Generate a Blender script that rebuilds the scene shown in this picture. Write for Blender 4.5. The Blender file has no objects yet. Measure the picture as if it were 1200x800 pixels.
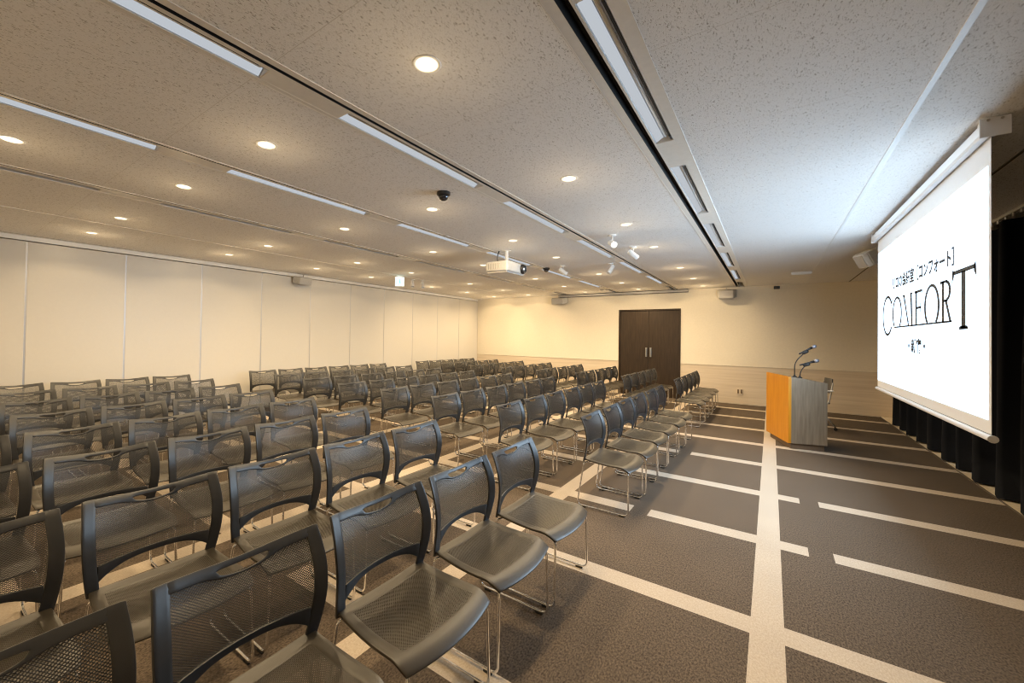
import bpy, bmesh, math, random
from mathutils import Vector, Matrix, Euler
random.seed(7)
PI = math.pi
S = bpy.context.scene
COL = S.collection

# ------------------------------------------------------------------ materials
def new_mat(name):
    m = bpy.data.materials.new(name); m.use_nodes = True
    nt = m.node_tree; b = nt.nodes['Principled BSDF']
    return m, nt, b
def plain(name, col, rough=0.5, metal=0.0, spec=0.5, var=0.06, scale=30.0, bump=0.0, bscale=200.0, coat=0.0):
    """procedural surface: base colour with a faint noise variation and optional fine bump"""
    m, nt, b = new_mat(name); N, L = nt.nodes, nt.links
    tc = N.new('ShaderNodeTexCoord'); n = N.new('ShaderNodeTexNoise'); n.inputs['Scale'].default_value = scale
    L.new(tc.outputs['Object'], n.inputs['Vector'])
    r = N.new('ShaderNodeValToRGB')
    r.color_ramp.elements[0].position = .3; r.color_ramp.elements[1].position = .7
    r.color_ramp.elements[0].color = [c*(1-var) for c in col]+[1]
    r.color_ramp.elements[1].color = [min(1, c*(1+var)) for c in col]+[1]
    L.new(n.outputs['Fac'], r.inputs['Fac']); L.new(r.outputs['Color'], b.inputs['Base Color'])
    b.inputs['Roughness'].default_value = rough; b.inputs['Metallic'].default_value = metal
    b.inputs['Specular IOR Level'].default_value = spec
    b.inputs['Coat Weight'].default_value = coat
    if bump:
        n2 = N.new('ShaderNodeTexNoise'); n2.inputs['Scale'].default_value = bscale
        L.new(tc.outputs['Object'], n2.inputs['Vector'])
        bp = N.new('ShaderNodeBump'); bp.inputs['Strength'].default_value = bump; bp.inputs['Distance'].default_value = .002
        L.new(n2.outputs['Fac'], bp.inputs['Height']); L.new(bp.outputs['Normal'], b.inputs['Normal'])
    return m
def emit(name, col, strength):
    m = bpy.data.materials.new(name); m.use_nodes = True; nt = m.node_tree
    for n in list(nt.nodes): nt.nodes.remove(n)
    o = nt.nodes.new('ShaderNodeOutputMaterial'); e = nt.nodes.new('ShaderNodeEmission')
    e.inputs['Color'].default_value = list(col)+[1]; e.inputs['Strength'].default_value = strength
    nt.links.new(e.outputs[0], o.inputs['Surface']); return m
def grain(name, c1, c2, stretch, scale=8.0, rough=0.45, detail=6, spec=.4):
    """wood grain: noise stretched along one axis"""
    m, nt, b = new_mat(name); N, L = nt.nodes, nt.links
    tc = N.new('ShaderNodeTexCoord'); mp = N.new('ShaderNodeMapping'); mp.inputs['Scale'].default_value = stretch
    L.new(tc.outputs['Object'], mp.inputs['Vector'])
    n = N.new('ShaderNodeTexNoise'); n.inputs['Scale'].default_value = scale; n.inputs['Detail'].default_value = detail
    n.inputs['Distortion'].default_value = .4
    L.new(mp.outputs[0], n.inputs['Vector'])
    r = N.new('ShaderNodeValToRGB'); r.color_ramp.elements[0].position = .32; r.color_ramp.elements[1].position = .68
    r.color_ramp.elements[0].color = list(c1)+[1]; r.color_ramp.elements[1].color = list(c2)+[1]
    L.new(n.outputs['Fac'], r.inputs['Fac']); L.new(r.outputs['Color'], b.inputs['Base Color'])
    b.inputs['Roughness'].default_value = rough; b.inputs['Specular IOR Level'].default_value = spec
    return m
def carpet(name, c1, c2, seams):
    m, nt, b = new_mat(name); N, L = nt.nodes, nt.links
    tc = N.new('ShaderNodeTexCoord')
    n = N.new('ShaderNodeTexNoise'); n.inputs['Scale'].default_value = 125; n.inputs['Detail'].default_value = 5; n.inputs['Roughness'].default_value = .75
    mp = N.new('ShaderNodeMapping'); mp.inputs['Scale'].default_value = (1.0, .55, 1)
    L.new(tc.outputs['Object'], mp.inputs['Vector']); L.new(mp.outputs[0], n.inputs['Vector'])
    r = N.new('ShaderNodeValToRGB'); r.color_ramp.elements[0].position = .35; r.color_ramp.elements[1].position = .66
    r.color_ramp.elements[0].color = list(c1)+[1]; r.color_ramp.elements[1].color = list(c2)+[1]
    L.new(n.outputs['Fac'], r.inputs['Fac'])
    out = r.outputs['Color']
    n3 = N.new('ShaderNodeTexNoise'); n3.inputs['Scale'].default_value = 2.2; L.new(tc.outputs['Object'], n3.inputs['Vector'])
    mr = N.new('ShaderNodeMapRange'); mr.inputs['To Min'].default_value = .88; mr.inputs['To Max'].default_value = 1.12
    L.new(n3.outputs['Fac'], mr.inputs['Value'])
    mx = N.new('ShaderNodeVectorMath'); mx.operation = 'SCALE'
    L.new(out, mx.inputs[0]); L.new(mr.outputs[0], mx.inputs['Scale'])
    L.new(mx.outputs[0], b.inputs['Base Color'])
    b.inputs['Roughness'].default_value = .95; b.inputs['Specular IOR Level'].default_value = .15
    bp = N.new('ShaderNodeBump'); bp.inputs['Strength'].default_value = .5; bp.inputs['Distance'].default_value = .003
    L.new(n.outputs['Fac'], bp.inputs['Height']); L.new(bp.outputs['Normal'], b.inputs['Normal'])
    return m
def ceiling_board(name):
    """rock wool board: pale with short dark fissures, board joints every 0.46 m"""
    m, nt, b = new_mat(name); N, L = nt.nodes, nt.links
    tc = N.new('ShaderNodeTexCoord'); mp = N.new('ShaderNodeMapping'); mp.inputs['Scale'].default_value = (1.0, .36, 1.0)
    mp.inputs['Rotation'].default_value = (0, 0, .12)
    L.new(tc.outputs['Object'], mp.inputs['Vector'])
    n = N.new('ShaderNodeTexNoise'); n.inputs['Scale'].default_value = 175; n.inputs['Detail'].default_value = 4; n.inputs['Distortion'].default_value = 1.0
    L.new(mp.outputs[0], n.inputs['Vector'])
    r = N.new('ShaderNodeValToRGB'); r.color_ramp.elements[0].position = .33; r.color_ramp.elements[1].position = .425
    r.color_ramp.elements[0].color = (.38, .35, .31, 1); r.color_ramp.elements[1].color = (.88, .865, .845, 1)
    L.new(n.outputs['Fac'], r.inputs['Fac'])
    sx = N.new('ShaderNodeSeparateXYZ'); L.new(tc.outputs['Object'], sx.inputs[0])
    md = N.new('ShaderNodeMath'); md.operation = 'PINGPONG'; md.inputs[1].default_value = .46
    ad = N.new('ShaderNodeMath'); ad.operation = 'ADD'; ad.inputs[1].default_value = 10.04
    L.new(sx.outputs['Y'], ad.inputs[0]); L.new(ad.outputs[0], md.inputs[0])
    lt = N.new('ShaderNodeMath'); lt.operation = 'LESS_THAN'; lt.inputs[1].default_value = .0012
    L.new(md.outputs[0], lt.inputs[0])
    mx = N.new('ShaderNodeMix'); mx.data_type = 'RGBA'
    L.new(lt.outputs[0], mx.inputs[0]); L.new(r.outputs['Color'], mx.inputs[6]); mx.inputs[7].default_value = (.62, .58, .53, 1)
    L.new(mx.outputs[2], b.inputs['Base Color'])
    b.inputs['Roughness'].default_value = .9; b.inputs['Specular IOR Level'].default_value = .2
    bp = N.new('ShaderNodeBump'); bp.inputs['Strength'].default_value = .4; bp.inputs['Distance'].default_value = .004
    L.new(n.outputs['Fac'], bp.inputs['Height']); L.new(bp.outputs['Normal'], b.inputs['Normal'])
    return m
def planks(name, c1, c2, c3):
    """pale wood-look wainscot with horizontal grain"""
    m, nt, b = new_mat(name); N, L = nt.nodes, nt.links
    tc = N.new('ShaderNodeTexCoord'); mp = N.new('ShaderNodeMapping'); mp.inputs['Scale'].default_value = (.5, 1, 14)
    L.new(tc.outputs['Object'], mp.inputs['Vector'])
    n = N.new('ShaderNodeTexNoise'); n.inputs['Scale'].default_value = 2.2; n.inputs['Detail'].default_value = 6
    L.new(mp.outputs[0], n.inputs['Vector'])
    r = N.new('ShaderNodeValToRGB'); r.color_ramp.elements[0].position = .3; r.color_ramp.elements[1].position = .7
    r.color_ramp.elements[0].color = list(c1)+[1]; r.color_ramp.elements[1].color = list(c2)+[1]
    L.new(n.outputs['Fac'], r.inputs['Fac']); L.new(r.outputs['Color'], b.inputs['Base Color'])
    b.inputs['Roughness'].default_value = .5
    return m

M = {}
M['back'] = plain('black_mesh_back_plastic', (.024, .024, .025), .36, spec=.55, bump=.15, bscale=500)
M['seat'] = plain('dark_taupe_seat_plastic', (.034, .028, .020), .32, spec=.5, bump=.15, bscale=500)
M['chrome'] = plain('chrome', (.88, .88, .88), .16, 1.0, var=.02)
M['rubber'] = plain('black_rubber', (.02, .02, .02), .7)
M['black'] = plain('black_gap', (.012, .011, .010), .8, var=.02)
M['black_plastic'] = plain('black_plastic', (.02, .02, .022), .35)
M['carpet'] = carpet('brown_grey_carpet', (.030, .022, .016), (.145, .112, .084), True)
M['stripe'] = carpet('beige_carpet_stripe', (.36, .30, .235), (.50, .425, .345), False)
M['ceil'] = ceiling_board('fissured_ceiling_board')
M['alu'] = plain('beige_painted_metal', (.74, .70, .64), .45, var=.03)
M['reflector'] = plain('white_gloss_reflector', (.86, .90, .95), .25, var=.01, coat=.4)
M['tube'] = plain('lamp_tube_glass', (.75, .75, .74), .2, var=.01)
M['white_metal'] = plain('white_painted_metal', (.78, .78, .77), .35, var=.02)
M['white_plastic'] = plain('white_plastic', (.80, .79, .76), .35, var=.02)
M['grey_plastic'] = plain('grey_plastic', (.45, .43, .40), .45, var=.03)
M['wall'] = plain('cream_wallpaper', (.76, .69, .56), .7, var=.02, bump=.2, bscale=120)
M['partition'] = plain('pale_partition_laminate', (.59, .56, .51), .36, var=.01)
M['panel_edge'] = plain('aluminium_panel_edge', (.50, .50, .52), .35, .6, var=.02)
M['wainscot'] = planks('pale_wood_wainscot', (.58, .48, .36), (.68, .58, .45), None)
M['trim_wood'] = plain('pale_dado_edge', (.55, .48, .38), .5)
M['sill'] = plain('beige_floor_edge', (.72, .62, .46), .5)
M['door'] = grain('dark_walnut_door', (.020, .012, .006), (.038, .023, .013), (9, 1, .8), 3.5, .42)
M['steel'] = plain('brushed_steel', (.42, .41, .39), .4, 1.0, var=.03)
M['baseboard'] = plain('dark_brown_baseboard', (.10, .08, .06), .5)
M['curtain'] = plain('black_navy_curtain', (.010, .012, .018), .85, spec=.3, bump=.4, bscale=700)
M['screen_cloth'] = plain('white_screen_fabric', (.80, .79, .78), .7, var=.01)
M['housing'] = plain('white_screen_casing', (.66, .66, .67), .3, var=.02)
M['lectern_side'] = grain('grey_brown_lectern_laminate', (.165, .122, .080), (.235, .178, .12), (10, 10, .7), 4, .45)
M['lectern_front'] = grain('orange_maple_front', (.50, .20, .012), (.60, .26, .02), (10, 10, .7), 4, .35)
M['lectern_edge'] = plain('ochre_edge_band', (.50, .24, .05), .4)
M['plinth'] = plain('dark_brown_plinth', (.13, .085, .05), .5)
M['added_strip'] = emit('cool_added_glow', (.74, .79, .85), .48)  # added glow for the cool screen light caught by the troffer reflectors
M['lamp'] = emit('warm_lamp', (1, .84, .58), 60)
M['projection'] = emit('projected_white_image', (.60, .80, 1.0), 9.6)
M['ink'] = plain('projected_black_lettering', (.010, .011, .014), .7, var=.01)
M['exit'] = emit('exit_sign_white', (.80, 1.0, .97), 5)
M['exit_green'] = emit('exit_sign_green', (.12, .75, .55), 2.0)
M['lens'] = plain('lens_glass', (.02, .022, .03), .05, coat=1.0)
M['lens_lit'] = emit('projector_lens_light', (.9, .95, 1), 25)
M['mic_head'] = plain('silver_mic_grille', (.42, .43, .50), .35, .7, bump=.6, bscale=900)
M['outlet'] = plain('brown_outlet_slot', (.10, .06, .03), .5)
M['star'] = emit('bright_spot_lamp', (1, .93, .80), 400)

# ------------------------------------------------------------------ object helpers
def obj(name, bm, mat, parent=None, smooth=False, mats=None, recalc=True):
    if recalc: bmesh.ops.recalc_face_normals(bm, faces=bm.faces)
    me = bpy.data.meshes.new(name); bm.to_mesh(me); bm.free()
    for mm in (mats or [mat]): me.materials.append(mm)
    if smooth:
        for p in me.polygons: p.use_smooth = True
    o = bpy.data.objects.new(name, me); COL.objects.link(o)
    if parent is not None: o.parent = parent
    return o
def smooth_angle(o, deg=35):
    me = o.data
    for p in me.polygons: p.use_smooth = True
    bm = bmesh.new(); bm.from_mesh(me)
    for e in bm.edges:
        if len(e.link_faces) == 2:
            e.smooth = e.calc_face_angle(0) < math.radians(deg)
    bm.to_mesh(me); bm.free()
def thing(name, label, cat, loc=(0, 0, 0), rot=(0, 0, 0), group=None):
    o = bpy.data.objects.new(name, None); COL.objects.link(o)
    o.empty_display_size = .05
    o.location = loc; o.rotation_euler = rot; o['label'] = label; o['category'] = cat
    if group: o['group'] = group
    return o
def tag(o, label, cat, group=None):
    o['label'] = label; o['category'] = cat
    if group: o['group'] = group
    return o
def struct(name, bm, mat, mats=None, parent=None):
    o = obj(name, bm, mat, parent, mats=mats)
    if parent is None: o['kind'] = 'structure'
    return o
def copy_tree(root, loc, rot=None, label=None):
    r = root.copy(); COL.objects.link(r); r.location = loc
    if rot is not None: r.rotation_euler = rot
    if label: r['label'] = label
    for ch in root.children:
        c = ch.copy(); COL.objects.link(c); c.parent = r
        for g in ch.children:
            d = g.copy(); COL.objects.link(d); d.parent = c
    return r
def box(bm, x0, x1, y0, y1, z0, z1, bevel=0, mi=0, seg=2):
    vs = [bm.verts.new((x, y, z)) for x in (x0, x1) for y in (y0, y1) for z in (z0, z1)]
    F = [(0, 1, 3, 2), (4, 6, 7, 5), (0, 4, 5, 1), (2, 3, 7, 6), (0, 2, 6, 4), (1, 5, 7, 3)]
    fs = [bm.faces.new([vs[i] for i in f]) for f in F]
    for f in fs: f.material_index = mi
    if bevel:
        es = set(e for f in fs for e in f.edges)
        r = bmesh.ops.bevel(bm, geom=list(es), offset=bevel, segments=seg, affect='EDGES', profile=.5)
        for f in r['faces']: f.material_index = mi
    return vs
def prism(bm, pts, z0, z1, mi=0, z1s=None):
    """vertical prism over a plan polygon; z1s gives a top height for each corner"""
    n = len(pts)
    a = [bm.verts.new((p[0], p[1], z0)) for p in pts]
    b = [bm.verts.new((p[0], p[1], (z1s[i] if z1s else z1))) for i, p in enumerate(pts)]
    fs = [bm.faces.new(a[::-1]), bm.faces.new(b)]
    for i in range(n): fs.append(bm.faces.new([a[i], a[(i+1) % n], b[(i+1) % n], b[i]]))
    for f in fs: f.material_index = mi
def tube(bm, pts, r, seg=10, caps=True, radii=None):
    pts = [Vector(p) for p in pts]; rings = []
    prev = None
    for i, p in enumerate(pts):
        t = (pts[min(i+1, len(pts)-1)]-pts[max(i-1, 0)]).normalized()
        if prev is None:
            up = Vector((0, 0, 1)) if abs(t.z) < .9 else Vector((1, 0, 0))
            u = t.cross(up).normalized()
        else:
            u = (prev-t*prev.dot(t)).normalized()
        prev = u; v = t.cross(u)
        rr = radii[i] if radii else r
        rings.append([bm.verts.new(p+u*math.cos(a)*rr+v*math.sin(a)*rr) for a in [2*PI*k/seg for k in range(seg)]])
    for A, B in zip(rings, rings[1:]):
        for k in range(seg): bm.faces.new([A[k], A[(k+1) % seg], B[(k+1) % seg], B[k]])
    if caps:
        bm.faces.new(rings[0][::-1]); bm.faces.new(rings[-1])
def rounded(pts, r, n=5):
    """polyline with its inner corners rounded"""
    pts = [Vector(p) for p in pts]; out = [pts[0]]
    for i in range(1, len(pts)-1):
        a, b, c = pts[i-1], pts[i], pts[i+1]
        rr = min(r, (a-b).length*.48, (c-b).length*.48)
        p = b+(a-b).normalized()*rr; q = b+(c-b).normalized()*rr
        for k in range(n+1):
            t = k/n; out.append(p*(1-t)**2+b*2*t*(1-t)+q*t*t)
    out.append(pts[-1]); return out
def lathe(bm, prof, seg=20, mat4=None, caps=True):
    """prof: (radius, z) pairs around the z axis"""
    rings = []
    for r, z in prof:
        ring = []
        for k in range(seg):
            a = 2*PI*k/seg; v = Vector((r*math.cos(a), r*math.sin(a), z))
            ring.append(bm.verts.new(mat4 @ v if mat4 else v))
        rings.append(ring)
    for A, B in zip(rings, rings[1:]):
        for k in range(seg): bm.faces.new([A[k], A[(k+1) % seg], B[(k+1) % seg], B[k]])
    if caps:
        bm.faces.new(rings[0][::-1]); bm.faces.new(rings[-1])
def aim(loc, d):
    """matrix that turns +z into direction d at loc"""
    return Matrix.Translation(loc) @ Vector(d).to_track_quat('Z', 'Y').to_matrix().to_4x4()

# ------------------------------------------------------------------ the room
CZ = 2.758; FY = 11.69; LX = -8.08; RX = 2.06; NY = -2.2
# floor: one slab, dark carpet with beige carpet stripes laid flush
xs = sorted(set([LX, RX, .222, .36, -.98, -.84] + [v for c in (-.009, -1.61, -3.21, -4.81, -6.41) for v in (c-.072, c+.072)] + [-2.55, -2.41, -4.1, -3.96, -5.7, -5.56, -7.3, -7.16]))
cross = [2.69+1.172*k for k in range(-4, 8)]
ys = sorted(set([NY, FY] + [v for c in cross for v in (c-.079, c+.079) if NY < v < FY]))
bm = bmesh.new(); V = {}
def gv(x, y):
    if (x, y) not in V: V[(x, y)] = bm.verts.new((x, y, 0))
    return V[(x, y)]
for i in range(len(xs)-1):
    for j in range(len(ys)-1):
        f = bm.faces.new([gv(xs[i], ys[j]), gv(xs[i+1], ys[j]), gv(xs[i+1], ys[j+1]), gv(xs[i], ys[j+1])])
        mx, my = (xs[i]+xs[i+1])/2, (ys[j]+ys[j+1])/2
        st = any(abs(mx-c) < .072 for c in (-.009, -1.61, -3.21, -4.81, -6.41))
        for k, c in enumerate(cross):
            if abs(my-c) < .079:
                gap = (.222 < mx < .36 and k in (5, 6)) or (-.98 < mx < -.84 and k in (5, 7)) or (-2.55 < mx < -2.41 and k % 2) \
                    or (-4.1 < mx < -3.96 and k % 3 == 0) or (-5.7 < mx < -5.56 and k % 2) or (-7.3 < mx < -7.16 and k % 3 == 1)
                if not gap: st = True
        f.material_index = 1 if st else 0
ret = bmesh.ops.extrude_face_region(bm, geom=bm.faces[:])
for g in ret['geom']:
    if isinstance(g, bmesh.types.BMVert): g.co.z -= .1
struct('floor', bm, None, mats=[M['carpet'], M['stripe']])

# ceiling boards between the recessed channels
chan = [(-.70, -.44), (-2.065, -1.85), (-3.47, -3.29), (-4.90, -4.71)]
edges = [LX-.1] + [v for c in sorted(chan) for v in c] + [RX+.1]
bm = bmesh.new()
for i in range(0, len(edges), 2): box(bm, edges[i], edges[i+1], NY-.1, FY+.1, CZ, CZ+.09)
box(bm, LX-.1, RX+.1, NY-.1, FY+.1, CZ+.10, CZ+.14)
struct('ceiling', bm, M['ceil'])

# walls
bm = bmesh.new(); box(bm, RX, RX+.1, NY-.1, FY+.1, -.1, CZ+.1); struct('wall_right', bm, M['wall'])
bm = bmesh.new(); box(bm, LX-.1, RX+.1, NY-.1, NY, -.1, CZ+.1); struct('wall_near', bm, M['wall'])
DX0, DX1, DZ = -3.36, -1.833, 2.281
bm = bmesh.new()
for (x0, x1, z0, z1, mi) in ((LX-.1, DX0, .89, CZ+.1, 0), (DX1, RX+.1, .89, CZ+.1, 0), (DX0, DX1, DZ, CZ+.1, 0),
                             (LX-.1, DX0, -.1, .89, 1), (DX1, RX+.1, -.1, .89, 1)):
    box(bm, x0, x1, FY, FY+.12, z0, z1, mi=mi)
struct('wall_far', bm, None, mats=[M['wall'], M['wainscot']])
bm = bmesh.new()
for x0, x1 in ((LX, DX0-.0), (DX1, RX)): box(bm, x0, x1, FY-.006, FY+.001, .882, .894)
struct('trim_1', bm, M['trim_wood'])
# double door, dark walnut
door = thing('door_1', 'x', 'x'); del door['label']; del door['category']; door['kind'] = 'structure'
door.location = (0, FY, 0)
bm = bmesh.new()
for x0, x1, z0, z1 in ((DX0, DX0+.035, 0, DZ), (DX1-.035, DX1, 0, DZ), (DX0+.035, DX1-.035, DZ-.035, DZ)): box(bm, x0, x1, -.012, .1, z0, z1, .002)
obj('door_frame', bm, M['door'], door)
mid = (DX0+DX1)/2
for x0, x1, hx in ((DX0+.038, mid-.0025, mid-.055), (mid+.0025, DX1-.038, mid+.055)):
    bm = bmesh.new(); box(bm, x0, x1, .012, .055, .004, DZ-.038, .002)
    lf = obj('door_leaf', bm, M['door'], door)
    bm = bmesh.new(); box(bm, hx-.022, hx+.022, -.004, .014, 1.02, 1.27, .004); box(bm, hx-.012, hx+.012, -.03, -.004, 1.05, 1.24, .006)
    obj('door_handle', bm, M['steel'], lf)
# baseboards
bm = bmesh.new(); box(bm, 1.765, 1.78, NY, FY, 0, .008, .001); struct('baseboard_right', bm, M['baseboard'])
bm = bmesh.new(); box(bm, 1.78, RX, NY, FY, 0, .005); struct('trim_11', bm, M['sill'])
bm = bmesh.new()
for x0, x1 in ((LX, DX0), (DX1, RX)): box(bm, x0, x1, FY-.008, FY, 0, .022)
struct('baseboard_far', bm, M['trim_wood'])

# left wall: folding partition of tall panels under an aluminium head track
seams = [.969+1.0735*(k) for k in range(-3, 11)]
wl = struct('wall_left', (lambda b: (box(b, LX-.14, LX-.09, NY-.1, FY, -.1, CZ+.1), b)[1])(bmesh.new()), M['wall'])
for i in range(len(seams)):
    y0 = seams[i]; y1 = seams[i+1] if i+1 < len(seams) else FY
    bm = bmesh.new(); box(bm, LX-.085, LX, y0+.009, y1-.009, .012, 2.685, .004)
    box(bm, LX-.07, LX-.004, y0, y0+.009, .012, 2.685, mi=1); box(bm, LX-.07, LX-.004, y1-.009, y1, .012, 2.685, mi=1)
    obj('partition_panel', bm, None, wl, mats=[M['partition'], M['panel_edge']])
bm = bmesh.new()
box(bm, LX-.10, LX+.012, NY, FY, 2.697, CZ, mi=0)
box(bm, LX+.10, LX+.115, NY, FY, CZ-.004, CZ+.001, mi=1)
struct('trim_2', bm, None, mats=[M['white_metal'], M['grey_plastic']])
# partition rail along the far wall head
bm = bmesh.new(); box(bm, -5.1, -1.66, FY-.10, FY, CZ-.075, CZ-.001, .003); box(bm, -5.1, -1.66, FY-.108, FY-.10, CZ-.012, CZ-.001, mi=1); box(bm, -5.1, -1.66, FY-.108, FY-.10, CZ-.078, CZ-.068, mi=1)
struct('trim_3', bm, None, mats=[M['grey_plastic'], M['black']])

# ceiling channels (structure) with plates between the troffers; troffers are fittings of their own
segs = [-2.05+1.8425*k for k in range(0, 8)]          # start of each troffer along y... each 1.37 long
segs = [(1.48+1.8425*k, 1.48+1.8425*k+1.385) for k in range(-2, 6)]
def channel(n, x0, x1, slot, tro, right_black):
    bm = bmesh.new(); z = CZ-.003; zt = CZ+.09
    xs_ = sorted([(x0, slot[0]), (slot[1], tro[0]), (tro[1], x1)] if slot[0] < tro[0] else [(x0, tro[0]), (tro[1], slot[0]), (slot[1], x1)])
    for a, b_ in xs_:
        if b_-a > .002: box(bm, a, b_, NY, FY, z, z+.012)
    for a in slot: box(bm, a-.001, a+.001, NY, FY, z, zt, mi=1)
    box(bm, slot[0], slot[1], NY, FY, zt-.04, zt, mi=1)
    prev = NY
    for s0, s1 in segs + [(FY, FY)]:
        if s0 > prev: box(bm, tro[0], tro[1], prev, min(s0, FY), z+.001, z+.012, mi=0)
        prev = s1
    box(bm, x0-.004, x0, NY, FY, z-.001, z+.02); box(bm, x1, x1+.004, NY, FY, z-.001, z+.02)
    struct('trim_%d' % n, bm, None, mats=[M['alu'], M['black']])
chs = [(-.70, -.44, (-.655, -.612), (-.600, -.500)), (-2.065, -1.85, (-1.908, -1.886), (-2.035, -1.935)),
       (-3.47, -3.29, (-3.318, -3.308), (-3.450, -3.350)), (-4.90, -4.71, (-4.738, -4.726), (-4.880, -4.790))]
for i, (a, b_, sl, tr) in enumerate(chs): channel(4+i, a, b_, sl, tr, False)
bm = bmesh.new(); box(bm, .606, .632, NY, FY, CZ-.004, CZ+.001); struct('trim_8', bm, M['white_metal'])
bm = bmesh.new(); box(bm, -6.345, -6.320, NY, FY, CZ-.004, CZ+.001); struct('trim_9', bm, M['alu'])
bm = bmesh.new(); box(bm, 1.30, 1.318, NY, FY, CZ-.006, CZ+.001); struct('trim_10', bm, M['baseboard'])

def troffer(w, ln, lit=True):
    t = thing('ceiling_troffer', 'x', 'light fitting', group='recessed strip lights in the ceiling channels')
    bm = bmesh.new()          # sloped reflector tray, open downwards; local x across (0..w), y along (0..ln), z up
    prof = [(0, .0), (.003, .004), (w*.46, .030), (w*.50, .040), (w-.028, .040), (w-.018, .006), (w, .006)]
    A = [bm.verts.new((p[0], 0, p[1])) for p in prof]; B = [bm.verts.new((p[0], ln, p[1])) for p in prof]
    for k in range(len(prof)-1): bm.faces.new([A[k], B[k], B[k+1], A[k+1]])
    r = bmesh.ops.solidify(bm, geom=bm.faces[:], thickness=.0015)
    obj('reflector', bm, M['reflector'], t)
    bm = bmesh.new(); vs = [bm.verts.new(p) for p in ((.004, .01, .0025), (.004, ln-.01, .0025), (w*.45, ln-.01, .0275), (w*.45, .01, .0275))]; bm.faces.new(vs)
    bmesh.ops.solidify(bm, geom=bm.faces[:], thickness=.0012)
    obj('added_strip', bm, M['added_strip' if lit else 'white_metal'], t)  # strip laid over the reflector; its glow is added, plain white when unlit
    bm = bmesh.new(); tube(bm, [(w*.60, .03, .022), (w*.60, ln-.03, .022)], .0085, 12)
    obj('lamp_tube', bm, M['tube'], t, smooth=True)
    for y in (0, ln-.004):
        bm = bmesh.new(); box(bm, 0, w, y, y+.004, .001, .044); obj('end_plate', bm, M['alu'], t)
    bm = bmesh.new(); box(bm, w-.017, w-.006, .05, ln-.05, .0045, .0075); obj('air_slot', bm, M['black'], t)
    return t
protoT = None
place = ['near the screen side', 'second channel from the screen', 'third channel from the screen', 'channel nearest the partition']
chn = ['screen-side ceiling channel', 'second ceiling channel from the screen', 'third ceiling channel from the screen', 'ceiling channel nearest the partition']
onames = ['first', 'second', 'third', 'fourth', 'fifth', 'sixth', 'seventh', 'eighth', 'ninth', 'tenth']
for i, (a, b_, sl, tr) in enumerate(chs):
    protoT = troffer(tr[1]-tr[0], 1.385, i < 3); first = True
    n = 0
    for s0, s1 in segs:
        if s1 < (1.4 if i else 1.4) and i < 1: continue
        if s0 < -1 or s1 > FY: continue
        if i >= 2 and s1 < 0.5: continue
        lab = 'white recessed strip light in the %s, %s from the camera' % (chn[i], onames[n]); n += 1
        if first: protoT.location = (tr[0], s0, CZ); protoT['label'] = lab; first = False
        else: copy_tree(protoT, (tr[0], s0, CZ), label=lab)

# ------------------------------------------------------------------ downlights
def add_light(kind, name, loc, energy, col, **kw):
    ld = bpy.data.lights.new(name, kind); ld.energy = energy; ld.color = col
    for k, v in kw.items(): setattr(ld, k, v)
    o = bpy.data.objects.new(name, ld); COL.objects.link(o); o.location = loc; return o
WARM = (1.0, .74, .42)
DLE = 16.0
t = thing('downlight', 'x', 'light', group='round ceiling downlights')
bm = bmesh.new(); lathe(bm, [(.052, -.001), (.053, -.003), (.064, -.0025), (.069, 0), (.052, .0)], 28, caps=False)
obj('trim_ring', bm, M['white_metal'], t, smooth=True)
bm = bmesh.new(); lathe(bm, [(.0001, -.0025), (.051, -.0025), (.051, -.0005), (.0001, -.0005)], 28, caps=False)
obj('lamp', bm, M['lamp'], t)
lt = add_light('AREA', 'lamp_light', (0, 0, -.006), DLE, WARM, shape='DISK', size=.09, spread=math.radians(150))
lt.parent = t
lt = add_light('POINT', 'added_glow_light', (0, 0, -.034), DLE*.2, WARM, shadow_soft_size=.03)  # added point light below each downlight, brightens the ceiling around it
lt.parent = t
rowx = [-1.29, -2.72, -4.1, -5.85, -7.06]; rowy = [1.42, 3.11, 4.72, 6.08, 8.1, 9.65, 11.1]
rn = ['row nearest the screen', 'second row from the screen', 'third row from the screen', 'fourth row from the screen', 'row nearest the partition']
first = True
for i, x in enumerate(rowx):
    for j, y in enumerate(rowy):
        lab = 'round warm ceiling downlight, %s, %s from the camera' % (rn[i], onames[j])
        if first: t.location = (x, y, CZ); t['label'] = lab; first = False
        else: copy_tree(t, (x, y, CZ), label=lab)
copy_tree(t, (-4.06, .40, CZ), label='round warm ceiling downlight at the left edge of the view')
copy_tree(t, (-1.29, -.9, CZ), label='round warm ceiling downlight behind the camera')
copy_tree(t, (-5.85, -.5, CZ), label='round warm ceiling downlight behind the camera, partition side')

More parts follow.
